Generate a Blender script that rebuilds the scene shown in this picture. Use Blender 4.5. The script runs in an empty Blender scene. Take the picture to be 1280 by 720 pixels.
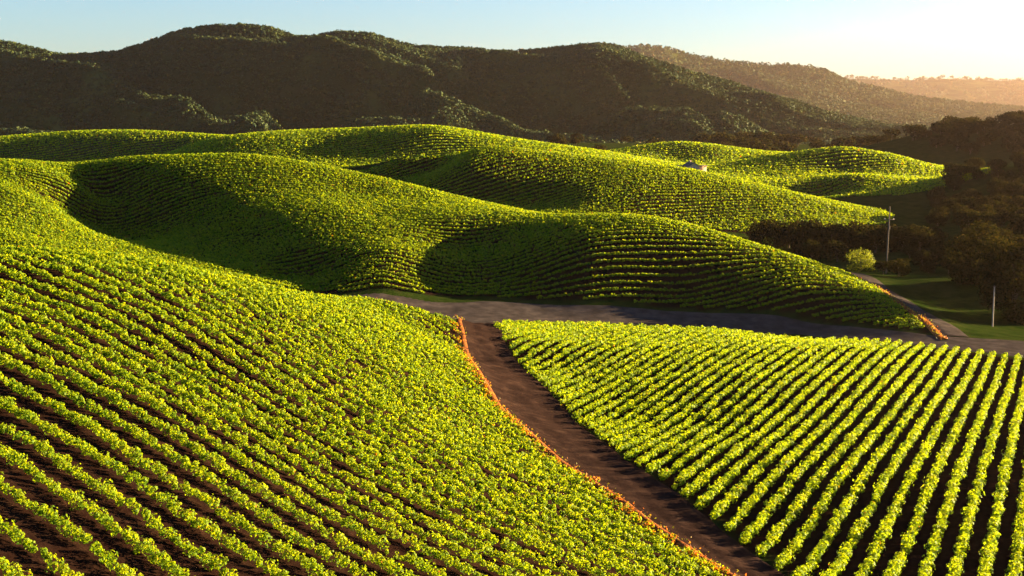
import bpy, math, random
import numpy as np
from mathutils import Vector
random.seed(7); rng = np.random.default_rng(7)
scene = bpy.context.scene
col = scene.collection
# ------------------------------------------------------------------ camera
CAM_Z = 45.0
F = 1600.0 / 1280.0            # focal length in picture widths
PITCH = math.atan(210/1600.0)
cp, sp = math.cos(PITCH), math.sin(PITCH)
cam = bpy.data.cameras.new('camera'); camo = bpy.data.objects.new('camera', cam); col.objects.link(camo)
camo.location = (0, 0, CAM_Z); camo.rotation_euler = (math.pi/2 - PITCH, 0, 0)
cam.sensor_width = 36; cam.lens = 36*F; cam.clip_start = 1; cam.clip_end = 60000
scene.camera = camo

def ray(px, py):
    cx = (px-640)/1600.0; cy = (360-py)/1600.0
    return cx, cp + cy*sp, -sp + cy*cp
def at(px, py, D):             # the point seen at a pixel when it stands D metres ahead
    x, y, z = ray(px, py)
    return x/y*D, D, CAM_Z + z/y*D

# ------------------------------------------------------------------ terrain
CTRL = [
 # near left hill
 (-300,860,45),(0,720,60),(150,720,64),(300,720,68),(450,720,73),(600,720,79),(750,720,86),(860,720,92),
 (0,600,72),(0,496,89),(0,400,112),(0,350,132),(0,309,150),(100,313,156),(200,326,164),(300,347,177),(370,364,191),(430,374,204),(500,380,222),(555,390,238),
 (200,500,97),(200,400,126),(256,451,118),(350,560,96),(450,600,95),(550,640,93),(640,650,96),(400,470,127),(450,430,155),(500,420,182),(520,500,140),(600,560,124),
 (-300,300,140),(-300,500,80),
 # track
 (950,720,97),(797,640,116),(690,570,138),(625,500,172),(592,440,212),(592,405,248),
 # right field
 (1000,720,97.5),(1280,720,98),(1550,720,98),(1100,600,128),(1280,560,146),(900,560,146),(1500,520,170),(800,480,194),(1000,480,190),(1280,480,204),(700,430,224),(850,420,243),(1050,430,236),(1280,447,234),(1500,470,218),
 (620,402,256),(750,404,260),(900,411,258),(1150,431,246),
 # road
 (500,368,284),(600,373,287),(700,379,287),(850,388,285),(1000,399,279),(1100,411,268),(1175,421,258),(1280,424,258),(1500,430,262),
 # middle hill, right half
 (740,356,294),(740,320,303),(740,292,313),(740,269,332),(655,272,345),(640,300,326),(600,347,303),(580,305,330),(540,350,297),(850,360,296),(850,310,308),(830,275,326),(900,294,319),(950,345,297),(980,319,309),(1040,375,284),(1060,350,297),(1110,376,285),(1155,402,270),
 (1000,360,288),(560,270,345),(470,268,350),(485,310,306),(480,345,290),(510,285,332),(560,243,398),(610,256,378),
 # middle hill, left half
 (480,222,412),(400,205,420),(340,195,420),(290,191,420),(230,194,418),(180,198,414),(130,203,415),(100,204,420),(50,201,415),(0,198,410),(-200,200,400),
 (290,215,396),(290,260,366),(290,310,330),(200,250,384),(200,300,348),(180,225,398),(130,245,398),(115,275,378),(150,300,360),(50,250,356),(50,294,305),(85,225,392),(0,240,350),(0,292,290),(-200,260,320),(370,255,358),(370,310,317),(440,262,350),(390,340,303),(450,240,388),(400,362,286),(330,350,285),
 # right flat, side road, grass
 (1200,400,282),(1170,385,296),(1120,358,325),(1060,335,372),(1160,365,322),(1280,385,305),(1500,390,310),(1000,322,415),(960,308,430),(1100,320,400),(1200,335,380),(1130,335,376),
 # third hill
 (600,184,530),(660,188,528),(700,191,530),(750,196,530),(800,202,526),(850,209,522),(900,220,516),(950,232,510),(1000,245,502),(1060,262,492),(1095,278,480),(520,196,545),(450,208,560),
 (580,205,512),(540,212,534),(545,235,496),(600,245,487),(660,255,476),(770,265,456),(710,232,490),(800,240,476),(850,250,474),(850,280,450),(930,293,440),(950,262,474),(1030,280,460),(1100,300,445),(450,235,520),
 # valleys behind crests
 (1120,258,560),(1500,225,540),
 # far vineyards
 (540,164,765),(505,168,765),(470,176,760),(420,180,760),(360,179,760),(300,175,770),(250,178,790),(600,174,765),(660,181,765),(740,188,765),
 (540,190,741),(470,193,741),(420,194,741),(360,193,741),(280,191,750),(590,191,742),(700,196,722),
 (800,183,925),(850,180,920),(900,186,915),(950,195,905),(850,197,898),(760,193,900),(920,203,870),
 (890,208,715),(960,196,705),(1050,187,700),(1120,195,705),(1170,208,710),(1050,213,680),(960,222,655),(1140,222,660),(980,230,630),(1060,222,632),(1170,224,635),(1060,243,595),
 (0,180,870),(100,173,870),(180,172,865),(240,173,860),(-200,182,880),(0,200,848),(100,199,844),(220,194,840),
 # right hillside
 (1170,236,590),(1220,216,600),(1280,207,605),(1400,195,610),(1600,180,620),(1180,290,440),(1280,280,430),(1280,330,385),(1500,300,400),
 (1065,190,980),(1100,180,960),(1170,163,940),(1230,160,930),(1280,155,930),(1500,140,930),(1120,200,850),(1250,195,820),
 (900,185,1250),(640,187,1250),(1150,186,1250),(200,187,1250),(-300,187,1250),(1600,187,1250),(640,175,2200),(0,175,2200),(1280,175,2200),
]
ctrl = np.array([(lambda p:(p[0]/p[1], math.log(p[1]), p[2]-(.8 if p[1]<600 else 0)))(at(*c)) for c in CTRL])   # the sight lines graze the vine tops, not the soil
# behind the middle hill and other back slopes, given as world points (X, Y, Z)
for X, Y, Z in [(60,365,12),(66,350,10),(80,345,6),(97,345,3.2),(110,330,2.8),(20,380,15),(150,330,4),(0,440,13),(60,430,8),(-60,470,18),(-150,480,22),(-200,480,24),(130,400,3),
                (-60,620,22),(60,620,18),(150,620,8),(0,580,24),(-200,620,20),(-300,650,18),(200,780,5),(100,1000,10),(0,900,18),(-200,960,14),(-400,1000,14),
                (-60,240,10),(-40,262,6),(-80,205,16),(-62,205,14),(-100,225,12),(-150,225,14),(-300,150,30),(-300,300,28),(-90,20,26),(60,20,12),(0,20,20),(200,40,14),(-400,500,26),(400,300,8),(400,150,10),(400,700,30),(600,500,40),(-600,800,15),(600,1000,30)]:
    ctrl = np.vstack([ctrl, (X/max(Y,38), math.log(max(Y,38)), Z)])
def tps(r2): return np.where(r2 > 0, r2*np.log(r2+1e-12), 0)
C = ctrl[:, :2]; n = len(C)
K = tps(((C[:,None]-C[None])**2).sum(-1)); K += np.eye(n)*2e-5
Pm = np.c_[np.ones(n), C]
A = np.zeros((n+3, n+3)); A[:n,:n] = K; A[:n,n:] = Pm; A[n:,:n] = Pm.T
W = np.linalg.solve(A, np.r_[ctrl[:,2], 0,0,0])
U0, U1, NU = -1.6, 1.6, 900
V0, V1, NV = math.log(38), math.log(2300), 1150
gu = np.linspace(U0, U1, NU); gv = np.linspace(V0, V1, NV)
TB = np.zeros((NV, NU))
for i0 in range(0, NV, 25):
    vv, uu = np.meshgrid(gv[i0:i0+25], gu, indexing='ij')
    q = np.c_[uu.ravel(), vv.ravel()]
    r2 = (q[:,0:1]-C[None,:,0])**2 + (q[:,1:2]-C[None,:,1])**2
    TB[i0:i0+25] = (tps(r2)@W[:n] + W[n] + q@W[n+1:]).reshape(vv.shape)
def smooth(t): t = np.clip(t,0,1); return t*t*(3-2*t)
# --- numpy gradient noise
_p = rng.permutation(256); _p = np.r_[_p,_p]; _g = rng.normal(size=(256,2)); _g /= np.linalg.norm(_g,axis=1)[:,None]
def perlin(x, y):
    x = np.asarray(x,float); y = np.asarray(y,float)
    xi = np.floor(x).astype(int); yi = np.floor(y).astype(int); xf = x-xi; yf = y-yi
    def gr(ix,iy,dx,dy):
        g = _g[_p[(_p[ix&255]+iy)&255]]
        return g[...,0]*dx+g[...,1]*dy
    f = lambda t: t*t*t*(t*(t*6-15)+10)
    a = gr(xi,yi,xf,yf); b = gr(xi+1,yi,xf-1,yf); c = gr(xi,yi+1,xf,yf-1); d = gr(xi+1,yi+1,xf-1,yf-1)
    u = f(xf); v = f(yf)
    return (a*(1-u)+b*u)*(1-v)+(c*(1-u)+d*u)*v*1.0
def fbm(x, y, o=5):
    s = 0; a = 1; k = 1
    for i in range(o): s = s + a*perlin(x*k+17.3*i, y*k-9.1*i); a *= .5; k *= 2.03
    return s
def ridged(x, y, o=5):
    s = 0; a = 1; k = 1; w = 1
    for i in range(o):
        r = (1-np.abs(perlin(x*k+7.3*i, y*k+3.1*i))*1.9)**2; s = s + a*r*w; w = np.clip(r*1.6,0,1); a *= .5; k *= 2.1
    return s
def T(X, Y):
    X = np.asarray(X,float); Y = np.asarray(Y,float)
    Yc = np.clip(Y, 38.01, 2290)
    u = np.clip(X/Yc, U0+.001, U1-.001); v = np.log(Yc)
    fu = (u-U0)/(U1-U0)*(NU-1); fv = (v-V0)/(V1-V0)*(NV-1)
    iu = np.clip(fu.astype(int),0,NU-2); iv = np.clip(fv.astype(int),0,NV-2); a = fu-iu; b = fv-iv
    z = (TB[iv,iu]*(1-a)+TB[iv,iu+1]*a)*(1-b)+(TB[iv+1,iu]*(1-a)+TB[iv+1,iu+1]*a)*b
    z = z + .12*fbm(X/14, Y/14, 3)
    far = smooth((Y-1250)/700)
    side = smooth((np.abs(X)-700)/900)
    flat = 13+ 5*fbm(X/400, Y/400, 3)
    k = np.maximum(far, side)
    return z*(1-k)+flat*k
def hit(px, py):
    x, y, z = ray(px, py); x/=y; z/=y
    D = np.exp(np.linspace(math.log(40), math.log(2200), 4000))
    below = CAM_Z+z*D < T(x*D, D)
    i = int(np.argmax(below)) if below.any() else -1
    return x*D[i], D[i], CAM_Z+z*D[i]
def visible(X, Y, Z, tol=1.0):           # can the photograph's viewpoint see this point (roughly)?
    X = np.asarray(X); Y = np.asarray(Y); Z = np.asarray(Z)
    ok = (np.abs(X/Y) < .47) & (Y > 40)
    vm = np.ones(len(X), bool)
    for f in np.r_[np.linspace(.1,.9,28), np.linspace(.905,.985,14)]:
        yy = Y*f
        vm &= (T(X*f, yy) < CAM_Z+(Z-CAM_Z)*f + tol) | (yy < 40)
    return ok & vm

# ------------------------------------------------------------------ mesh helpers
def add_mesh(name, V, Fq, mat=None, parent=None, smoothed=False, tint=None, loc=None):
    me = bpy.data.meshes.new(name)
    V = np.asarray(V, dtype=np.float32); Fq = np.asarray(Fq, dtype=np.int32)
    k = Fq.shape[1]
    me.vertices.add(len(V)); me.vertices.foreach_set('co', V.ravel())
    me.loops.add(Fq.size); me.loops.foreach_set('vertex_index', Fq.ravel())
    me.polygons.add(len(Fq)); me.polygons.foreach_set('loop_start', np.arange(0, Fq.size, k, dtype=np.int32))
    if smoothed: me.polygons.foreach_set('use_smooth', np.ones(len(Fq), bool))
    me.update(calc_edges=True)
    if tint is not None:
        a = me.attributes.new('tint','FLOAT','FACE'); a.data.foreach_set('value', np.asarray(tint, dtype=np.float32))
    if mat: me.materials.append(mat)
    o = bpy.data.objects.new(name, me); col.objects.link(o)
    if parent: o.parent = parent
    if loc is not None: o.location = loc
    return o
def tag(o, label=None, cat=None, group=None, kind=None):
    if label: o['label'] = label
    if cat: o['category'] = cat
    if group: o['group'] = group
    if kind: o['kind'] = kind
    return o
def empty(name, loc, rz=0):
    o = bpy.data.objects.new(name, None); col.objects.link(o); o.location = loc; o.rotation_euler.z = rz; o.empty_display_size=.3
    return o
def quads(Pc, N, size, aspect=1.0, spin=None):
    """leaf-sized four-cornered faces at points Pc facing N"""
    m = len(Pc); N = N/np.linalg.norm(N,axis=1)[:,None]
    r = rng.normal(size=(m,3)); t = np.cross(N, r); t /= np.linalg.norm(t,axis=1)[:,None]+1e-9; b = np.cross(N, t)
    s = np.asarray(size).reshape(-1,1)*.5
    V = np.stack([Pc-t*s, Pc-b*s*aspect+N*s*.25, Pc+t*s, Pc+b*s*aspect+N*s*.25], 1).reshape(-1,3)
    return V, np.arange(4*m).reshape(m,4)
def tube(pts, rad, seg=8):
    pts = np.asarray(pts,float); rad = np.asarray(rad,float); V=[]; Fq=[]
    for i,(p,r) in enumerate(zip(pts,rad)):
        d = pts[min(i+1,len(pts)-1)]-pts[max(i-1,0)]; d/=np.linalg.norm(d)
        a = np.cross(d,[.31,.95,.1]); a/=np.linalg.norm(a); b=np.cross(d,a)
        for k in range(seg):
            th=2*math.pi*k/seg; V.append(p+r*(a*math.cos(th)+b*math.sin(th)))
    for i in range(len(pts)-1):
        for k in range(seg): Fq.append((i*seg+k,i*seg+(k+1)%seg,(i+1)*seg+(k+1)%seg,(i+1)*seg+k))
    return np.array(V), np.array(Fq)
def join(parts):
    V=[];Fq=[];o=0
    for v,f in parts: V.append(v); Fq.append(np.asarray(f)+o); o+=len(v)
    return np.vstack(V), np.vstack(Fq)
def box(x0,x1,y0,y1,z0,z1):
    V=np.array([(x,y,z) for z in (z0,z1) for y in (y0,y1) for x in (x0,x1)],float)
    return V, np.array([(0,2,3,1),(4,5,7,6),(0,1,5,4),(2,6,7,3),(0,4,6,2),(1,3,7,5)])

# ------------------------------------------------------------------ materials
def mat(name):
    m = bpy.data.materials.new(name); m.use_nodes = True; nt = m.node_tree; nt.nodes.clear()
    out = nt.nodes.new('ShaderNodeOutputMaterial'); return m, nt, out
def N(nt, t, **kw):
    nd = nt.nodes.new(t)
    for k,v in kw.items():
        if k in nd.inputs: nd.inputs[k].default_value = v
        else: setattr(nd,k,v)
    return nd
def noise(nt, scale, detail=4, rough=.6):
    g = N(nt,'ShaderNodeNewGeometry'); nz = N(nt,'ShaderNodeTexNoise'); nz.inputs['Scale'].default_value=scale; nz.inputs['Detail'].default_value=detail; nz.inputs['Roughness'].default_value=rough
    nt.links.new(g.outputs['Position'], nz.inputs['Vector']); return nz.outputs['Fac']
def ramp(nt, fac, stops):
    r = N(nt,'ShaderNodeValToRGB'); e = r.color_ramp.elements
    while len(e) < len(stops): e.new(.5)
    for el,(p,c) in zip(e, stops): el.position=p; el.color=(*c,1)
    nt.links.new(fac, r.inputs['Fac']); return r.outputs['Color']
def mixc(nt, fac, a, b):
    m = N(nt,'ShaderNodeMix', data_type='RGBA')
    for s, v in ((m.inputs[6],a),(m.inputs[7],b)):
        if isinstance(v, tuple): s.default_value=(*v,1)
        else: nt.links.new(v, s)
    if isinstance(fac,(int,float)): m.inputs[0].default_value = fac
    else: nt.links.new(fac, m.inputs[0])
    return m.outputs[2]
def rough_mat(name, stops, scale=1.0, bump=0, bscale=3.0, rough=.95, spec=0):
    m, nt, out = mat(name); b = N(nt,'ShaderNodeBsdfPrincipled'); b.inputs['Roughness'].default_value=rough; b.inputs['Specular IOR Level'].default_value=spec
    c = ramp(nt, noise(nt, scale), stops); nt.links.new(c, b.inputs['Base Color'])
    if bump:
        bp = N(nt,'ShaderNodeBump'); bp.inputs['Distance'].default_value=bump; bp.inputs['Strength'].default_value=1
        nt.links.new(noise(nt,bscale,5), bp.inputs['Height']); nt.links.new(bp.outputs[0], b.inputs['Normal'])
    nt.links.new(b.outputs[0], out.inputs['Surface']); return m
def leaf_mat(name, cols, trans, tfac=.45, patch=None, pscale=.03, spec=.2):
    """leaf: light through and off the blade; tint varies from leaf to leaf"""
    m, nt, out = mat(name)
    at_ = N(nt,'ShaderNodeAttribute', attribute_name='tint')
    c = ramp(nt, at_.outputs['Fac'], cols); t = ramp(nt, at_.outputs['Fac'], trans)
    if patch:
        f = N(nt,'ShaderNodeMapRange'); nt.links.new(noise(nt,pscale,3), f.inputs[0]); f.inputs[1].default_value=.42; f.inputs[2].default_value=.62
        c = mixc(nt, f.outputs[0], c, patch[0]) ; t = mixc(nt, f.outputs[0], t, patch[1])
    d = N(nt,'ShaderNodeBsdfPrincipled'); d.inputs['Roughness'].default_value=.55; d.inputs['Specular IOR Level'].default_value=spec
    tr = N(nt,'ShaderNodeBsdfTranslucent'); mx = N(nt,'ShaderNodeMixShader'); mx.inputs[0].default_value=tfac
    nt.links.new(c, d.inputs['Base Color']); nt.links.new(t, tr.inputs['Color'])
    nt.links.new(d.outputs[0], mx.inputs[1]); nt.links.new(tr.outputs[0], mx.inputs[2]); nt.links.new(mx.outputs[0], out.inputs['Surface'])
    return m
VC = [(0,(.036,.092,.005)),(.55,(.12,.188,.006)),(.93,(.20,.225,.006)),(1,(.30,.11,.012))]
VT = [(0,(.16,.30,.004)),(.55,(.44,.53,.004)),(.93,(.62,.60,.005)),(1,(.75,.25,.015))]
M_vine = leaf_mat('vine_leaf', VC, VT, .38, spec=.08)
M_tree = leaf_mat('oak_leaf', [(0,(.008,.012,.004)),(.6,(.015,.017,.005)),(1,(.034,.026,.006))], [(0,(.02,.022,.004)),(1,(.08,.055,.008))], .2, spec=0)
M_wood = leaf_mat('far_forest_leaf', [(0,(.020,.040,.026)),(.6,(.052,.072,.026)),(1,(.10,.11,.02))], [(0,(.03,.04,.01)),(1,(.06,.06,.02))], .1, spec=.02)
M_bush = leaf_mat('light_bush_leaf', [(0,(.05,.075,.006)),(1,(.09,.11,.01))], [(0,(.18,.22,.01)),(1,(.28,.28,.015))], .4, spec=.05)
M_glow_weed = leaf_mat('edge_glow_weed', [(0,(.12,.04,.01)),(.4,(.16,.055,.012)),(.65,(.16,.12,.01)),(1,(.08,.10,.01))], [(0,(.4,.09,.01)),(.4,(.45,.13,.02)),(.65,(.4,.3,.01)),(1,(.2,.25,.01))], .5)  # edge glow put into the weed colour
M_grassleaf = leaf_mat('grass_blade', [(0,(.05,.09,.02)),(1,(.10,.14,.03))], [(0,(.12,.2,.02)),(1,(.25,.3,.03))], .35)
M_bark = rough_mat('bark', [(.3,(.05,.038,.028)),(.7,(.10,.08,.06))], 4, .03, 8)
M_pole = rough_mat('weathered_pole_wood', [(.3,(.09,.075,.06)),(.7,(.17,.14,.11))], 3)
M_wall = rough_mat('cream_wall', [(.3,(.36,.25,.17)),(.7,(.44,.31,.22))], 1)
M_roof = rough_mat('grey_roof', [(.3,(.10,.08,.07)),(.7,(.14,.11,.10))], 1)
M_glass = rough_mat('dark_window_glass', [(.3,(.02,.02,.025)),(.7,(.03,.03,.035))], 1, rough=.15, spec=.5)
M_wood_d = rough_mat('door_wood', [(.3,(.12,.07,.04)),(.7,(.16,.10,.06))], 2)
M_white = rough_mat('white_paint', [(.3,(.7,.66,.6)),(.7,(.8,.77,.72))], 2)
M_road = rough_mat('gravel_road', [(.3,(.026,.021,.020)),(.5,(.042,.034,.032)),(.72,(.07,.055,.05))], .35, .04, 2.5)
M_track = rough_mat('dirt_track', [(.3,(.012,.007,.006)),(.52,(.021,.012,.010)),(.75,(.042,.024,.018))], .45, .10, 1.3)
M_bank = rough_mat('edge_glow_bank', [(.36,(.035,.02,.012)),(.48,(.17,.055,.02)),(.56,(.22,.08,.025)),(.66,(.09,.08,.012))], 1.1, .15, 2.0)  # orange of the edge glow put into the bank colour

# ------------------------------------------------------------------ edges of fields in plan
def poly(pxs): 
    w = np.array([hit(*p)[:2] for p in pxs]); return w
pl = poly([(925,730),(860,688),(780,630),(700,578),(640,525),(600,470),(580,430),(573,402)])
pr = poly([(1000,735),(915,675),(850,620),(780,575),(710,518),(655,462),(630,428),(616,408)])
def fX(P, ext=(0,0)):
    i = np.argsort(P[:,1]); return lambda Y: np.interp(Y, P[i,1], P[i,0])
def fY(P):
    i = np.argsort(P[:,0]); return lambda X: np.interp(X, P[i,0], P[i,1])
pl = np.vstack([[pl[0,0]+8, 60],[pl[0,0]+2,88],pl]); pr = np.vstack([[pr[0,0]+8,60],[pr[0,0]+2,88],pr])
pathL, pathR = fX(pl), fX(pr)
rs = poly([(573,402),(616,405),(700,406),(850,411),(1000,419),(1150,433),(1280,449)])
rn = poly([(440,366),(500,366),(600,372),(700,378),(850,387),(1000,398),(1100,410),(1172,420)])
rs = np.vstack([[-300,225],[-90,rs[0,1]-14],[-40,rs[0,1]-4],rs,[rs[-1,0]+60,rs[-1,1]-16]])
rn = np.vstack([[-300,268],[-100,rn[0,1]-5],rn])
roadS, roadN = fY(rs), fY(rn)
# side road along the foot of the middle hill
sl = poly([(1172,420),(1150,398),(1118,376),(1090,358),(1060,342)]); sl = np.vstack([sl, [95, 400],[80,430]])
sideL = fX(sl)
sr = poly([(1300,437),(1250,412),(1200,388),(1150,364),(1110,349),(1080,337)]); sr=np.vstack([sr,[105,400],[92,430]])
sideR = fX(sr)
inA = lambda X,Y: (X < pathL(Y)-.5) & (Y < roadS(X)-1.5) & (X < 40)
inB = lambda X,Y: (X > pathR(Y)+.2) & (Y < roadS(X)-1.0)
inC = lambda X,Y: (Y > roadN(X)+1.0) & (X < sideL(Y)-1.2) & (Y < 435) & (Y > 255)

# ------------------------------------------------------------------ vine rows
NROW = [0]
def rows(name, inside, ang, spacing, bounds, label, group, off=0., h=1.45, w=.52, dens=1.0, curve=None, stuff=False, mat_=None, mx=400, wob=0.12):
    d = np.array([math.cos(ang), math.sin(ang)]); nn = np.array([-d[1], d[0]])
    x0,x1,y0,y1 = bounds; cs = np.array([(x0,y0),(x0,y1),(x1,y0),(x1,y1)]); q = cs@nn; tt = cs@d
    made = 0; SV=[];SF=[];ST=[];so=0
    for k in range(int(q.min()/spacing)-1, int(q.max()/spacing)+2):
        s0 = k*spacing+off
        t = np.arange(tt.min(), tt.max(), .6)
        bend = curve(t, s0) if curve else 0
        X = d[0]*t + nn[0]*(s0+bend); Y = d[1]*t + nn[1]*(s0+bend)
        X = X + wob*perlin(t/9, np.full_like(t,k*.73)) ; Y = Y + wob*perlin(t/9+50, np.full_like(t,k*.73))
        keep = (X>x0)&(X<x1)&(Y>y0)&(Y<y1) & inside(X,Y)
        if keep.sum() < 4: continue
        idx = np.where(keep)[0]; X=X[idx]; Y=Y[idx]; ti=t[idx]
        Z = T(X,Y)
        v = visible(X,Y,Z+h)
        # grow the visible stretches by a few metres
        g = np.convolve(v, np.ones(11))[5:5+len(v)]>0
        if g.sum() < 4: continue
        gi = np.where(g)[0]; XA,YA,ZA,TA = X,Y,Z,ti
        for run in np.split(gi, np.where((np.diff(gi)>1)|(np.diff(TA[gi])>2))[0]+1):
            if len(run) < 5: continue
            X=XA[run];Y=YA[run];Z=ZA[run];ti=TA[run]
            # leaves
            D = np.hypot(X,Y); sz = np.clip(D*np.interp(D,[120,300],[.0019,.0013]), .16, 2.0)*(1 if not stuff else 1.15)
            cnt = np.maximum(.6*4.6*1.25/sz**2*dens, 1.0)
            cnt = np.minimum(cnt, 95)
            cnt = np.floor(cnt+rng.random(len(cnt))).astype(int)
            # gaps: a few missing vines
            plant = np.floor(ti/1.35+k*.37).astype(int); pr_ = np.random.RandomState(k+900).rand(4000)
            vig = .78+.42*pr_[(plant*7)%4000]; vig = np.where(pr_[(plant*13+5)%4000]<.018, .45, vig)
            cnt = np.floor(cnt*np.clip(vig,.2,1.1)).astype(int)
            ii = np.repeat(np.arange(len(X)), cnt); m = len(ii)
            if m == 0: continue
            # every step carries three leafy lobes; each leaf sits on one of them, facing outwards
            nl = len(X); LA = rng.random((nl,3))*.6-.3; LY = rng.normal(size=(nl,3))*.27*w; LZ = h*(.34+.34*rng.random((nl,3))); LR = h*(.22+.20*rng.random((nl,3)))
            LZ[:,0] = h*(.62+.18*rng.random(nl)); LR[:,0] = h*(.20+.16*rng.random(nl))
            ph = ti/1.35+k*.37; ph = ph-np.floor(ph); sc = (.80+.28*np.sin(math.pi*ph))*np.clip(vig,.45,1.15)
            LZ = LZ*sc[:,None]; LR = LR*sc[:,None]
            q = rng.integers(0,3,m); v3 = rng.normal(size=(m,3)); v3 /= np.linalg.norm(v3,axis=1)[:,None]
            rr = LR[ii,q]*(.78+.34*rng.random(m))
            cy = LY[ii,q] + v3[:,1]*rr*(w/.46)*1.05; al = LA[ii,q]+v3[:,0]*rr; cz = LZ[ii,q]+v3[:,2]*rr
            up = (rng.random(m)<.05)*rng.random(m)*.22*h*(v3[:,2]>.3)
            Pc = np.c_[X[ii]+nn[0]*cy+d[0]*al, Y[ii]+nn[1]*cy+d[1]*al, Z[ii]+np.maximum(cz+up,.06)]
            Nn = np.c_[nn[0]*v3[:,1]+d[0]*v3[:,0], nn[1]*v3[:,1]+d[1]*v3[:,0], v3[:,2]+.1] + rng.normal(size=(m,3))*.33
            th = np.arcsin(np.clip(v3[:,2],-1,1))
            s = sz[ii]*(.7+.6*rng.random(m))
            Vv, Fv = quads(Pc, Nn, s, .85)
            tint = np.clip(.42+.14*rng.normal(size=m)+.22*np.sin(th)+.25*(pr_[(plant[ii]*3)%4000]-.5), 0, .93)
            tint[rng.random(m)<.002] = 1
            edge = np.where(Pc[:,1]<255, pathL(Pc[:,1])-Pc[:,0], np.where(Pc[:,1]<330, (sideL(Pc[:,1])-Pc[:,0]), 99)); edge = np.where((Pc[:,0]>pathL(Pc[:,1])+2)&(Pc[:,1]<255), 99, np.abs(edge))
            tint[rng.random(m) < .75*np.exp(-(edge/1.3)**2)] = 1  # orange edge glow put into the leaf tint beside track and side road
            # shoulder of slack: thin core keeps light from leaking through
            if stuff: SV.append(Vv); SF.append(Fv+so); ST.append(tint); so+=len(Vv)
            else:
                i0 = len(X)//2; o0 = np.array([X[i0],Y[i0],Z[i0]])
                o = add_mesh(name, Vv-o0, Fv, mat_ or M_vine, tint=tint, loc=tuple(o0))
                tag(o, label, 'vine row', group)
            made += 1
    if stuff and SV:
        o = add_mesh(name, np.vstack(SV), np.vstack(SF), mat_ or M_vine, tint=np.concatenate(ST)); tag(o, label, 'vineyard', None, 'stuff')
    print('ROWS', name, group, made)
    NROW[0]+=made
import os
QUICK = False
rows('vine_row', inA, math.radians(-39), 2.9, (-110,40,50,262), 'leafy green grapevine row running down the near left hill', 'vine rows on the near left hill', wob=.5, h=.86, w=.44)
rows('vine_row', inB, math.radians(90-23.4), 2.25, (-8,140,60,262), 'bright yellow-green grapevine row in the flat field right of the dirt track', 'vine rows in the right field', w=.52, h=1.0)
rows('vine_row', inC, math.radians(9), 2.2, (-190,125,256,436), 'green grapevine row curving over the rounded middle hill behind the gravel road', 'vine rows on the middle hill', h=.72, w=.36)
inE = lambda X,Y: (Y>440)&(Y<548)&(X < np.interp(Y,[440,480,500,548],[95,140,150,150]))&(Y > np.interp(X,[-200,60,95,140],[446,446,446,455]))
rows('vine_row', inE, math.radians(24), 2.7, (-170,150,440,552), 'fine green grapevine row on the third hill behind the middle one', 'vine rows on the third hill', h=.8, w=.42)
inF = lambda X,Y: (Y>590)&(Y<940)&(X<np.interp(Y,[590,700,780,940],[225,240,260,200]))
rows('far_vineyard', inF, math.radians(12), 3.4, (-430,270,590,940), 'distant green vineyard rows on the low far hills', None, h=.9, w=.9, dens=1.3, stuff=True)
print('ROWS total', NROW[0])

# ------------------------------------------------------------------ ground sheet
def axis(lo, hi, step, fine_lo, fine_hi, g=1.05):
    a = list(np.arange(fine_lo, fine_hi+step, step)); s=step
    while a[-1] < hi: s*=g; a.append(a[-1]+s)
    s=step; pre=[]; p=fine_lo
    while p > lo: s*=g; p-=s; pre.append(p)
    return np.array(pre[::-1]+a)
gx = axis(-14500, 14500, 2.2, -210, 210, 1.055)
ys=[-60.]
while ys[-1] < 16000: ys.append(ys[-1]+max(1.4, abs(ys[-1])*.0055))
gy = np.array([-180.,-120]+ys)
print('rn',rn.round(1).tolist(),'rs',rs.round(1).tolist(),'zmin',float(ZMIN) if 'ZMIN' in globals() else '')
XX, YY = np.meshgrid(gx, gy); ZZ = T(XX, YY)
nx, ny = len(gx), len(gy)
idx = np.arange(nx*ny).reshape(ny,nx)
Fg = np.stack([idx[:-1,:-1],idx[:-1,1:],idx[1:,1:],idx[1:,:-1]],-1).reshape(-1,4)
gr = (~(inA(XX,YY)|inB(XX,YY)|(inC(XX,YY))|(inE(XX,YY)&(YY>440)))).astype(float)      # grass instead of tilled soil
brown = ((YY>780)&(XX<-150)&(YY<1000)).astype(float)
m, nt, out = mat('ground_soil_and_grass')
b = N(nt,'ShaderNodeBsdfPrincipled'); b.inputs['Roughness'].default_value=.95; b.inputs['Specular IOR Level'].default_value=0
a1 = N(nt,'ShaderNodeAttribute', attribute_name='grass'); a2 = N(nt,'ShaderNodeAttribute', attribute_name='fallow')
soil = ramp(nt, noise(nt,.9,5), [(.3,(.009,.004,.003)),(.55,(.014,.007,.005)),(.75,(.026,.013,.008))])
grass = ramp(nt, noise(nt,.25,6), [(.32,(.009,.018,.003)),(.5,(.017,.028,.005)),(.68,(.028,.034,.008))])
fal = ramp(nt, noise(nt,.08,5), [(.3,(.022,.022,.012)),(.6,(.036,.036,.016)),(.75,(.06,.06,.02))])
c = mixc(nt, a1.outputs['Fac'], soil, grass); c = mixc(nt, a2.outputs['Fac'], c, fal)
nt.links.new(c, b.inputs['Base Color'])
bp = N(nt,'ShaderNodeBump'); bp.inputs['Distance'].default_value=.12; nt.links.new(noise(nt,1.6,6), bp.inputs['Height']); nt.links.new(bp.outputs[0], b.inputs['Normal'])
nt.links.new(b.outputs[0], out.inputs['Surface'])
g = add_mesh('ground', np.c_[XX.ravel(),YY.ravel(),ZZ.ravel()], Fg, m, smoothed=True)
for nm, arr in (('grass',gr),('fallow',brown)):
    a = g.data.attributes.new(nm,'FLOAT','POINT'); a.data.foreach_set('value', arr.ravel().astype(np.float32))
tag(g, kind='structure')

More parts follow.
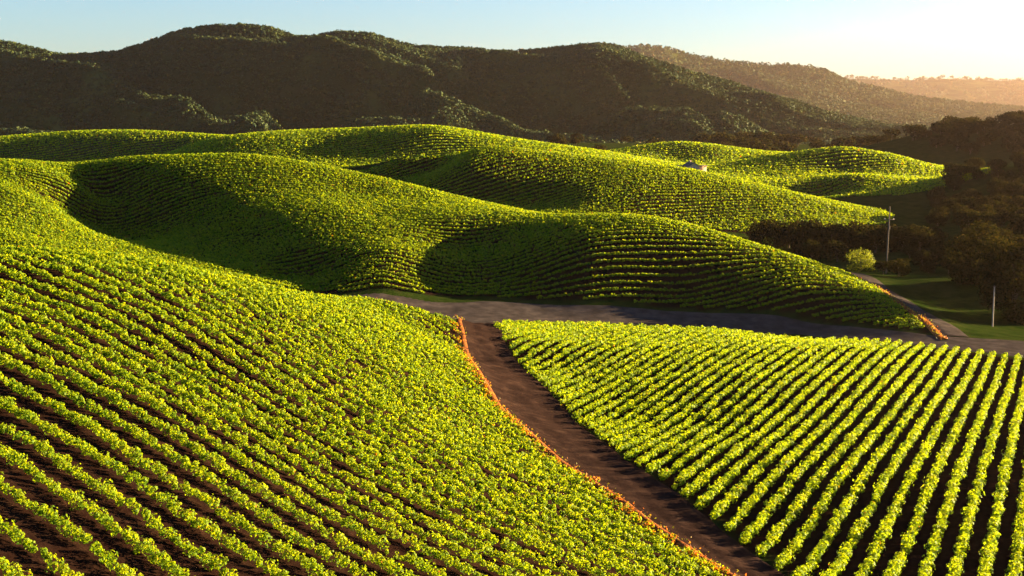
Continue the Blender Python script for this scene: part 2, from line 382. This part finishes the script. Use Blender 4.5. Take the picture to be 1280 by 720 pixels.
# ------------------------------------------------------------------ road, side road, track
def ribbon(name, Lp, Rp, m, lift=.07, nacross=8, rut=0):
    n_ = len(Lp); V=[]
    for i in range(n_):
        for j in range(nacross+1):
            f=j/nacross; x = Lp[i][0]*(1-f)+Rp[i][0]*f; y = Lp[i][1]*(1-f)+Rp[i][1]*f
            z = float(T(x,y)); e = 0 if 0<j<nacross else -.25
            r = -rut*(math.exp(-((f-.33)/.07)**2)+math.exp(-((f-.67)/.07)**2))
            V.append((x,y,z+lift+e+r))
    k=nacross+1
    Fq=[(i*k+j,i*k+j+1,(i+1)*k+j+1,(i+1)*k+j) for i in range(n_-1) for j in range(nacross)]
    o = add_mesh(name, V, Fq, m, smoothed=True); return tag(o, kind='structure')
xs = np.arange(-200, 175, 1.5)
Nn_ = np.where(xs < sl[0,0]-1, roadN(xs), np.interp(xs,[sl[0,0]-1, 175],[roadN(sl[0,0]-1), 262]))
wig = .5*np.array([perlin(x/6, 3.3) for x in xs])
ribbon('dirt_road', [(x, roadS(x)+.3+w_) for x,w_ in zip(xs,wig)], [(x, y_-.3+w_) for x,y_,w_ in zip(xs,Nn_,wig)], M_road, .09, 12)
yy = np.arange(262, 352, 1.5)
ribbon('side_road', [(float(sideL(y))+.8,y) for y in yy], [(min(float(sideR(y)), float(sideL(y))+7), y) for y in yy], M_road, .14, 6)
yy = np.arange(45, 262, 1.2)
ribbon('farm_track', [(float(pathL(y))-.3,y) for y in yy], [(float(pathR(y))+.4+.3*float(perlin(y/4,8.1)),y) for y in yy], M_track, .17, 16, .09)
# bank + weeds in orange imitate the glow along the left edge of the track and the tip of the middle hill
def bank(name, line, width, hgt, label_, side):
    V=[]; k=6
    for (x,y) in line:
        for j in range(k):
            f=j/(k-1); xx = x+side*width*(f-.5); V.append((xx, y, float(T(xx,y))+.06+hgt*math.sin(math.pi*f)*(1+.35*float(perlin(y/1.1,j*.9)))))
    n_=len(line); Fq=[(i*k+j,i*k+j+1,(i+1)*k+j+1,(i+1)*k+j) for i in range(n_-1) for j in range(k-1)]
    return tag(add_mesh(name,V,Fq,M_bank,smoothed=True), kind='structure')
yy = np.arange(60,244,.8)
bank('glow_bank', [(float(pathL(y))+.2,y) for y in yy], 1.1, .22, '', 1)
yb = np.arange(258,330,.8)
bank('glow_bank', [(float(sideL(y))+.2,y) for y in yb], 2.0, .4, '', 1)
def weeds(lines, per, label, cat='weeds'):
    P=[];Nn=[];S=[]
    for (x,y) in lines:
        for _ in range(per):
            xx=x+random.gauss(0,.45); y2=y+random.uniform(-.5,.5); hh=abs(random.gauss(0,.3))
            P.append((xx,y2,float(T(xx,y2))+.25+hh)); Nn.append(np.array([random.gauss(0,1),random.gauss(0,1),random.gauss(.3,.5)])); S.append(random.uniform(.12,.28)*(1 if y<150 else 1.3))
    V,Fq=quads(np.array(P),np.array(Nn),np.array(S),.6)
    o=add_mesh('glow_weeds',V,Fq,M_glow_weed,tint=rng.random(len(P))); tag(o,label,cat,None,'stuff')
weeds([(float(pathL(y))+.0,y) for y in np.arange(70,238,.6) if perlin(y/7,4.4)>-.1], 4, 'weeds added in orange for the edge glow left of the dirt track')
weeds([(float(sideL(y))+.1,y) for y in np.arange(258,310,.5)], 7, 'weeds added in orange-red for the edge glow at the right tip of the middle hill')

# ------------------------------------------------------------------ trees
def crown(lobes, nleaf, size, flat=.8):
    P=[];Nn=[];w_=np.array([l[3]**2 for l in lobes]); w_/=w_.sum()
    for (x,y,z,r),f in zip(lobes,w_):
        k=max(8,int(nleaf*f)); v=rng.normal(size=(k,3)); v/=np.linalg.norm(v,axis=1)[:,None]
        rr=r*(.62+.42*rng.random(k)**.6)*(1+.25*perlin(v[:,0]*2.2+x,v[:,1]*2.2+v[:,2]*2+y))
        p=v*rr[:,None]; p[:,2]*=flat; P.append(p+(x,y,z)); Nn.append(v+rng.normal(size=(k,3))*.6)
    P=np.vstack(P);Nn=np.vstack(Nn)
    V,Fq=quads(P,Nn,size*(.6+.8*rng.random(len(P))),.8)
    return V,Fq,np.clip(.45+.25*rng.normal(size=len(P)),0,1)
def make_tree(name, loc, H, R, label, cat='tree', group=None, mt=M_tree, nleaf=1500, size=.5, trunkf=.18, lobesn=9, seed=0, flat=.8, low=.35):
    rs_=random.Random(seed*31+5)
    root=empty(name,loc); tag(root,label,cat,group)
    lob=[(0,0,H*.62,R*.62)]
    for i in range(lobesn):
        a=2*math.pi*i/lobesn+rs_.uniform(-.3,.3); q=rs_.uniform(.45,.72)*R; z=H*rs_.uniform(low+.08,.82)
        q*=max(.35,1-abs(z/H-.52)*.9); r=R*rs_.uniform(.28,.44); lob.append((q*math.cos(a),q*math.sin(a),min(z,H-r*flat),r))
    parts=[tube([(0,0,-.4),(.05*R,0,H*trunkf),(0,.04*R,H*.6)],[H*.035+.05,H*.026+.03,H*.012+.02],8)]
    for l in lob[1:6]: parts.append(tube([(.04*R,0,H*trunkf*.9),(l[0]*.5,l[1]*.5,(H*trunkf+l[2])/2+.1*H),(l[0],l[1],l[2])],[H*.016+.02,H*.01+.015,H*.004+.01],5))
    V,Fq=join(parts); add_mesh('trunk',V,Fq,M_bark,root,True)
    V,Fq,t=crown(lob,nleaf,size,flat); add_mesh('crown',V,Fq,mt,root,tint=t)
    return root
def bush(name, loc, H, R, label, cat='bush', group=None, mt=M_tree, nleaf=500, size=.4, seed=0):
    return make_tree(name, loc, H, R, label, cat, group, mt, nleaf, size, .15, 7, seed, .75, .18)
def copy_tree(o, loc, s, rz, label=None):
    c=o.copy(); col.objects.link(c); c.location=loc; c.scale=s; c.rotation_euler.z=rz
    if label: c['label']=label
    for ch in o.children:
        d=ch.copy(); col.objects.link(d); d.parent=c
    return c
def gp(px,py): return hit(px,py)
def place(px, D):
    x=(px-640)/1600/cp*D; return (x, D, float(T(x,D)))
def H_for(px, D, pytop):                      # height that reaches a given line of sight
    z=at(px,pytop,D)[2]; return z-place(px,D)[2]

# two big dark oaks on the right
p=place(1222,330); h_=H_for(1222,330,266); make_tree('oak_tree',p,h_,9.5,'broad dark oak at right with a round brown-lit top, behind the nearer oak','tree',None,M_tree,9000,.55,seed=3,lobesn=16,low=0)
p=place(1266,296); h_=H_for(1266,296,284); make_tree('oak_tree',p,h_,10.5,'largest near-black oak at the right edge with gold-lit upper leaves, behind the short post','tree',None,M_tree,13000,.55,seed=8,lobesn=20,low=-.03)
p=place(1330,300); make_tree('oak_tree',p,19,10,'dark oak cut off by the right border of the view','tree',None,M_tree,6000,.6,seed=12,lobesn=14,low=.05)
for X_,Y_ in ((188,350),(200,372),(212,398),(172,334),(176,316),(222,424)): make_tree('oak_tree',(X_,Y_,float(T(X_,Y_))),18,10,'dark oak added unseen beyond the right border to shade the grass','tree','oaks added beyond the right border for shade',M_tree,3500,.7,seed=int(X_),lobesn=12,low=.05)  # unseen oaks, added so that their shadows darken the grass
# hedge line of trees at foot of the third hill
proto=None; k=0
hedge=[(948,436,280,6),(966,432,276,6.5),(984,434,279,6),(1002,430,273,7),(1020,432,278,6),(1038,428,277,6.5),(1056,430,279,6),(1074,426,276,7),(1092,420,279,6.5),(1110,416,281,6),(1128,412,279,6),(1148,408,281,7),(1012,405,300,4.5),(1045,402,299,5)]
protos=[]
for i in range(3):
    p=place(hedge[i][0],hedge[i][1]); h_=H_for(hedge[i][0],hedge[i][1],hedge[i][2]-3)
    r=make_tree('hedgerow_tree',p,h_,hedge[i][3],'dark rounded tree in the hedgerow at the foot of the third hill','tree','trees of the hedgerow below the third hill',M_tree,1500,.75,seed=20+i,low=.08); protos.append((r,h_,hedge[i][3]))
for i,(px,D,pt,R) in enumerate(hedge[3:]):
    r,h0,R0=protos[i%3]; h_=max(4,H_for(px,D,pt)); copy_tree(r,place(px,D),(R/R0,R/R0,h_/h0),i*1.3)
# light bush
p=place(1074,374); make_tree('light_green_bush',(p[0],p[1],p[2]-.8),max(5,H_for(1074,374,306)),6.0,'rounded yellow-green bush lit by the sun at the foot of the utility pole','bush',None,M_bush,2800,.4,.1,11,4,.7,-.02)
p=place(1122,350); bush('olive_shrub',p,4.5,4.2,'olive brown shrub right of the utility pole beside the side road',nleaf=1200,size=.5,seed=5)
p=place(1103,362); bush('dark_shrub',p,4,3,'small dark shrub between the yellow-green bush and the olive one',nleaf=800,size=.45,seed=6)
# thicket over the right hillside
tp=[]
for i in range(4):
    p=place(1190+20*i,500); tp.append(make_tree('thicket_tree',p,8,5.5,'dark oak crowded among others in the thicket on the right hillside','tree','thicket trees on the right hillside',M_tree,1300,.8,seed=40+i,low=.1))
cnt=4; R_=random.Random(5)
spots=[]
for i in range(700):
    D=R_.uniform(375,610); px=R_.uniform(1125,1420); x,y,z=place(px,D)
    lim=np.interp(D,[375,420,470,540,590,610],[1225,1192,1170,1160,1166,1190])
    if px<lim: continue
    if any((x-a)**2+(y-b)**2<6.3**2 for a,b in spots): continue
    spots.append((x,y)); s=R_.uniform(.6,1.05)
    copy_tree(tp[i%4],(x,y,z),(s,s,s*R_.uniform(.85,1.2)),R_.uniform(0,6.3)); cnt+=1
    if cnt>135: break
print('thicket',cnt)
# scrubs low valley right, dark
for i,(px,D,s) in enumerate([(1135,395,.6),(1152,385,.7),(1170,392,.8),(1160,372,.5),(1185,372,.7),(1200,362,.6),(1215,372,.8),(1240,360,.7),(1128,378,.5),(1146,430,.8),(1165,420,.8)]):
    c_=copy_tree(tp[i%4],place(px,D),(s,s,s*.9),i*1.1,'low dark scrub tree between the utility pole and the big oaks'); c_['group']='scrub trees behind the pole'; c_.name='scrub_tree'
# ridge trees on the brown ridge at right
gtr=[]
for i,(px,D,h) in enumerate([(1180,938,10),(1188,940,8),(1205,936,8),(1228,934,9),(1242,932,8),(1256,932,11),(1268,932,9),(1280,932,11),(1082,970,9),(1092,965,8),(1100,962,6),(1140,952,5)]):
    x,y,z=place(px,D)
    if i<2: gtr.append(make_tree('ridge_tree',(x,y,z),h,h*.72,'small dark tree silhouetted on the crest of the brown ridge','tree','trees along the brown ridge crest at right',M_tree,450,1.3,seed=60+i,low=.15)); gtr[-1]['h']=1.0
    else: copy_tree(gtr[i%2],(x,y,z),(h/9,)*3,i)
R_=random.Random(23)
for i in range(110):
    D=R_.uniform(790,935); px=R_.uniform(1090,1400)
    if D < np.interp(px,[1090,1170,1280],[915,850,800]): continue
    s_=R_.uniform(.6,1.25); c_=copy_tree(gtr[i%2],place(px,D),(s_*1.3,s_*1.3,s_),i,'small dark tree on the shaded face of the brown ridge'); c_['group']='trees on the face of the brown ridge'
for o in gtr: del o['h']
# valley trees beyond the far vineyards
vt=[]; lab='hazy dark tree on the valley floor beyond the far vineyards'
R_=random.Random(11)
for i in range(90):
    D=R_.uniform(1000,1500); px=R_.choice([R_.uniform(890,1100),R_.uniform(560,1150),R_.uniform(890,960)])
    x,y,z=place(px,D); h=R_.uniform(8,14)
    if i<3: vt.append((make_tree('valley_tree',(x,y,z),h,h*.75,lab,'tree','trees on the valley floor',M_tree,500,1.8,seed=80+i,low=.12),h))
    else:
        r,h0=vt[i%3]; copy_tree(r,(x,y,z),(h/h0*1.3,h/h0*1.3,h/h0),i)

# ------------------------------------------------------------------ pole, post, house
def pole():
    D=368; x,y,z=place(1107,D); ht=H_for(1107,D,258)
    r=empty('utility_pole',(x,y,z)); tag(r,'tall weathered wooden utility pole beside the yellow-green bush','utility pole')
    V,Fq=tube([(0,0,-.5),(.15,0,ht*.5),(.35,0,ht)],[.24,.2,.15],10); add_mesh('shaft',V,Fq,M_pole,r,True)
    V,Fq=box(-1.2,1.8,-.08,.08,ht*.80,ht*.80+.2); add_mesh('crossarm',V,Fq,M_pole,r)
    for q in (-1.0,0,1.0):
        V,Fq=tube([(.3+q*1.25,0,ht*.80+.2),(.3+q*1.25,0,ht*.80+.5)],[.09,.06],8); add_mesh('insulator',V,Fq,M_white,r)
    V,Fq=tube([(.2,-.45,ht*.66),(.2,-.45,ht*.66+1.1)],[.27,.27],12)
    V2,F2=box(.12,.28,-.5,0,ht*.66+.4,ht*.66+.55); V,Fq=join([(V,Fq),(V2,F2)]); add_mesh('transformer',V,Fq,M_roof,r)
pole()
x,y,z=place(1243,284); h_=at(1243,357,y)[2]-z
r=empty('road_post',(x,y,z)); tag(r,'short pale upright post in the grass in front of the black oak','post')
M_post = rough_mat('pale_post_wood', [(.3,(.26,.22,.18)),(.7,(.36,.31,.26))], 3)
V,Fq=tube([(0,0,-.3),(0,0,h_*.96)],[.16,.13],8); add_mesh('shaft',V,Fq,M_post,r,True)
V,Fq=tube([(0,0,h_*.96),(0,0,h_*.99),(0,0,h_)],[.19,.19,.04],8); add_mesh('cap',V,Fq,M_pole,r)
def house():
    D=578; x=(861-640)/1600/cp*D; z=at(861,211,D)[2]-2
    r=empty('farmhouse',(x,D,float(T(x,D))-.3),math.radians(8)); tag(r,'tiny cream gabled farmhouse with grey roof behind the crest of the third hill','house')
    hh=at(861,203,D)[2]-r.location.z
    W,L=2.6,5.0; e=hh-1.6
    V=[(-W,-L,0),(W,-L,0),(W,L,0),(-W,L,0),(-W,-L,e),(W,-L,e),(W,L,e),(-W,L,e),(0,-L,hh),(0,L,hh)]
    me=bpy.data.meshes.new('wall'); me.from_pydata(V,[],[(0,1,5,8,4),(1,2,6,5),(2,3,7,9,6),(3,0,4,7)]); me.materials.append(M_wall)
    o=bpy.data.objects.new('wall',me); col.objects.link(o); o.parent=r
    me=bpy.data.meshes.new('roof'); q=.35; s=1.6/W
    A_=[(-W-q,-L-q,e-q*s),(0,-L-q,hh),(W+q,-L-q,e-q*s),(-W-q,L+q,e-q*s),(0,L+q,hh),(W+q,L+q,e-q*s)]
    B_=[(a,b_,c_+.18) for a,b_,c_ in A_]; A_=[(a,b_,c_+.02) for a,b_,c_ in A_]
    me.from_pydata(A_+B_,[],[(0,1,4,3),(1,2,5,4),(6,9,10,7),(7,10,11,8),(0,6,7,1),(1,7,8,2),(3,4,10,9),(4,5,11,10),(0,3,9,6),(2,8,11,5)]); me.materials.append(M_roof)
    o=bpy.data.objects.new('roof',me); col.objects.link(o); o.parent=r
    V,Fq=box(-.35,.35,1.2,1.9,hh-.6,hh+.9); add_mesh('chimney',V,Fq,M_wall,o)
    V,Fq=box(-6.5,-W-.05,1,5,0,e-.1); wg=add_mesh('wing',V,Fq,M_wall,r)
    V,Fq=join([box(-6.9,-W-.02,.6,5.4,e-.1,e+.15)]); add_mesh('roof',V,Fq,M_roof,wg)
    V,Fq=box(W+.05,7.5,1,5,0,e-.1); wg=add_mesh('wing',V,Fq,M_wall,r)
    V,Fq=box(W+.02,7.9,.6,5.4,e-.1,e+.15); add_mesh('roof',V,Fq,M_roof,wg)
    for yy_ in (-3.5,-1.5):
        V,Fq=box(-W-.06,-W+.02,yy_-.5,yy_+.5,e-1.5,e-.4); w=add_mesh('window',V,Fq,M_white,r); V,Fq=box(-W-.08,-W-.06,yy_-.4,yy_+.4,e-1.4,e-.5); add_mesh('pane',V,Fq,M_glass,w)
    V,Fq=box(-.5,.5,-L-.06,-L+.02,e-1.5,e-.3); w=add_mesh('window',V,Fq,M_white,r); V,Fq=box(-.4,.4,-L-.08,-L-.06,e-1.4,e-.4); add_mesh('pane',V,Fq,M_glass,w)
house()

# ------------------------------------------------------------------ mountains
M_mtn = rough_mat('mountain_scrub_and_grass', [(.35,(.016,.024,.010)),(.5,(.028,.036,.012)),(.58,(.05,.06,.018)),(.75,(.08,.085,.028))], .006, 6, .02)
def mountain(name, sky, Dr, D0, Dback, spur, seed, forest, thr=-.15, csz=11, base=12, shape=1.15, nf=20000, px0=-500, px1=1900, fmt=None, nx=520, ny=190, skew=.6, wl=420):
    s = np.array(sky,float)
    xs = np.linspace((px0-640)/1600*Dr, (px1-640)/1600*Dr, nx)
    ts = np.linspace(0, 1.6, ny)
    def hfun(X, t):
        # ridge line distance wanders a little
        u = X/Dr; 
        px = 640+1600*cp*u
        pyr = np.interp(px, s[:,0], s[:,1])
        zr = CAM_Z + (-sp+(360-pyr)/1600*cp)/(cp+(360-pyr)/1600*sp)*Dr
        front = np.clip(t,0,1); back = np.clip((t-1)/.6,0,1)
        e = np.sin(math.pi*front)**1.25
        X2 = X + skew*(t-1)*(Dr-D0)
        wx = X2 + 120*fbm(X/700+seed, t*1.7, 3)
        rg = ridged(wx/wl+seed, t*1.25+seed*.3, 3)
        lo = fbm(wx/(wl*2.2)+seed*2, t*1.1, 3)
        sp_ = spur*np.clip((zr-base)/(.085*Dr),.15,1.1)
        z = base + (zr-base)*(front**shape) + sp_*e*(rg-.95) + sp_*.6*e*lo
        z = z - (zr-base)*.8*smooth(back)
        z = z + (sp_*.02)*fbm(X/60, t*16, 4)*(front>0.02)
        return np.maximum(z, base-12+ t*6)
    TT, XX = np.meshgrid(ts, xs, indexing='ij')
    YY = D0 + (Dr-D0)*TT
    XX2 = XX*(YY/Dr)
    ZZ = hfun(XX, TT)
    ZZ[0,:] = base-25
    idx=np.arange(nx*ny).reshape(ny,nx)
    Fq=np.stack([idx[:-1,:-1],idx[:-1,1:],idx[1:,1:],idx[1:,:-1]],-1).reshape(-1,4)
    o=add_mesh(name, np.c_[XX2.ravel(),YY.ravel(),ZZ.ravel()], Fq, M_mtn, smoothed=True); tag(o,kind='structure')
    # forest
    m_=nf*3; t=rng.random(m_)**.9*1.06; X=xs[0]+(xs[-1]-xs[0])*rng.random(m_)
    px=640+1600*cp*X/Dr; ok=(px>-80)&(px<1360)
    t=t[ok];X=X[ok]
    dn=fbm(X/260+seed*5, t*3.2+seed, 4)
    ok=dn>thr; 
    nr=np.abs(t-1)<.04; ok|=nr&(dn>thr-.5)
    t=t[ok];X=X[ok]
    Y=D0+(Dr-D0)*t; Xw=X*(Y/Dr); Z=hfun(X,t)
    k=len(t); r=csz*(.45+.75*rng.random(k)**2)
    # each crown: an uneven dome of leaf clumps
    per=11
    v=rng.normal(size=(k,per,3)); v/=np.linalg.norm(v,axis=2)[...,None]; v[...,2]=np.abs(v[...,2])*1.0-.15
    Pc=np.stack([Xw,Y,Z],1)[:,None,:]+ (0,0,1)*r[:,None,None]*.45 + v*r[:,None,None]*(.5+.35*rng.random((k,per,1)))
    sz=np.repeat(r*.62,per)
    V,Fq=quads(Pc.reshape(-1,3),(v+rng.normal(size=v.shape)*.35).reshape(-1,3),sz,.9)
    o=add_mesh(forest[0],V,Fq,M_wood,tint=np.clip(np.repeat(.4+.2*rng.normal(size=k),per)+.1*rng.normal(size=k*per),0,1)); tag(o,forest[1],'forest',None,'stuff')
    print(forest[0],k)
S1=[(-700,90),(-200,40),(0,52),(30,55),(80,68),(110,70),(160,66),(200,53),(240,38),(280,33),(310,32),(345,36),(375,46),(400,46),(430,42),(470,43),(490,51),(520,59),(545,60),(580,61),(610,65),(640,66),(690,62),(720,58),(750,56),(770,59),(800,72),(860,92),(900,102),(960,122),(1000,136),(1100,158),(1300,175),(2200,190)]
mountain('mountain', S1, 2050, 1480, 2900, 112, 3.1, ('mountain_forest','dark wooded cover of the big mountain on the left and centre'), nf=70000, thr=-.62, csz=4.3, wl=430, skew=1.1)
S2=[(-700,150),(600,120),(700,85),(760,63),(800,58),(830,61),(850,68),(880,74),(905,78),(950,82),(1000,84),(1020,88),(1035,95),(1060,105),(1150,125),(1300,140),(2200,150)]
mountain('back_ridge', S2, 6500, 4500, 8000, 60, 8.4, ('ridge_forest','hazy wooded cover of the ridge right of the big mountain'), nf=11000, px0=400, px1=2200, thr=-.6, csz=15, nx=300, ny=100)
S3=[(-700,120),(900,110),(1000,97),(1050,98),(1100,99),(1130,100),(1170,98),(1200,99),(1240,101),(1280,99),(1400,95),(1700,98),(2600,120)]
mountain('far_ridge', S3, 14000, 10000, 15000, 70, 12.7, ('far_ridge_forest','orange hazed trees of the farthest ridge at right'), nf=5000, px0=500, px1=2800, thr=-.1, csz=32, nx=240, ny=80)
S4=[(-700,184),(500,182),(700,176),(820,150),(880,128),(930,118),(1000,125),(1060,133),(1120,141),(1200,147),(1280,150),(1500,140),(2200,150)]
mountain('foothill', S4, 5000, 3500, 6000, 50, 21.3, ('foothill_forest','brown hazed woods of the foothills at right centre'), nf=11000, px0=400, px1=2200, thr=-.6, csz=11, nx=300, ny=100)

# ------------------------------------------------------------------ haze
V,Fq=box(-15000,15000,-200,16500,-45,640)
m,nt,out=mat('haze_air'); v=N(nt,'ShaderNodeVolumePrincipled'); v.inputs['Color'].default_value=(1,.70,.56,1); v.inputs['Density'].default_value=2.3e-5; v.inputs['Anisotropy'].default_value=.8
nt.links.new(v.outputs[0],out.inputs['Volume']); hz=add_mesh('haze',V,Fq,m); tag(hz,'thin sunlit haze filling the valley','haze',None,'stuff')

# ------------------------------------------------------------------ light
EL=math.radians(9.5); AZ=math.radians(72)      # azimuth measured from straight ahead towards the right
w=bpy.data.worlds.new('World'); scene.world=w; w.use_nodes=True; nt=w.node_tree; nt.nodes.clear()
sky=nt.nodes.new('ShaderNodeTexSky'); sky.sky_type='NISHITA'; sky.sun_disc=False; sky.sun_elevation=EL; sky.sun_rotation=AZ; sky.air_density=1.0; sky.dust_density=.4; sky.ozone_density=4
bg=nt.nodes.new('ShaderNodeBackground'); bg.inputs['Strength'].default_value=.032; wo=nt.nodes.new('ShaderNodeOutputWorld')
nt.links.new(sky.outputs[0],bg.inputs[0]); nt.links.new(bg.outputs[0],wo.inputs[0])
sun=bpy.data.lights.new('sun','SUN'); sun.energy=5; sun.angle=math.radians(.5); sun.color=(1,.74,.38)
so=bpy.data.objects.new('sun',sun); col.objects.link(so)
dirv=Vector((math.sin(AZ)*math.cos(EL), math.cos(AZ)*math.cos(EL), math.sin(EL)))
so.rotation_euler=dirv.to_track_quat('Z','Y').to_euler()
scene.view_settings.view_transform='Standard'; scene.view_settings.look='None'; scene.view_settings.exposure=3.2; scene.view_settings.gamma=1
scene.render.engine='CYCLES'
scene.cycles.max_bounces=6; scene.cycles.transparent_max_bounces=4; scene.cycles.volume_bounces=1
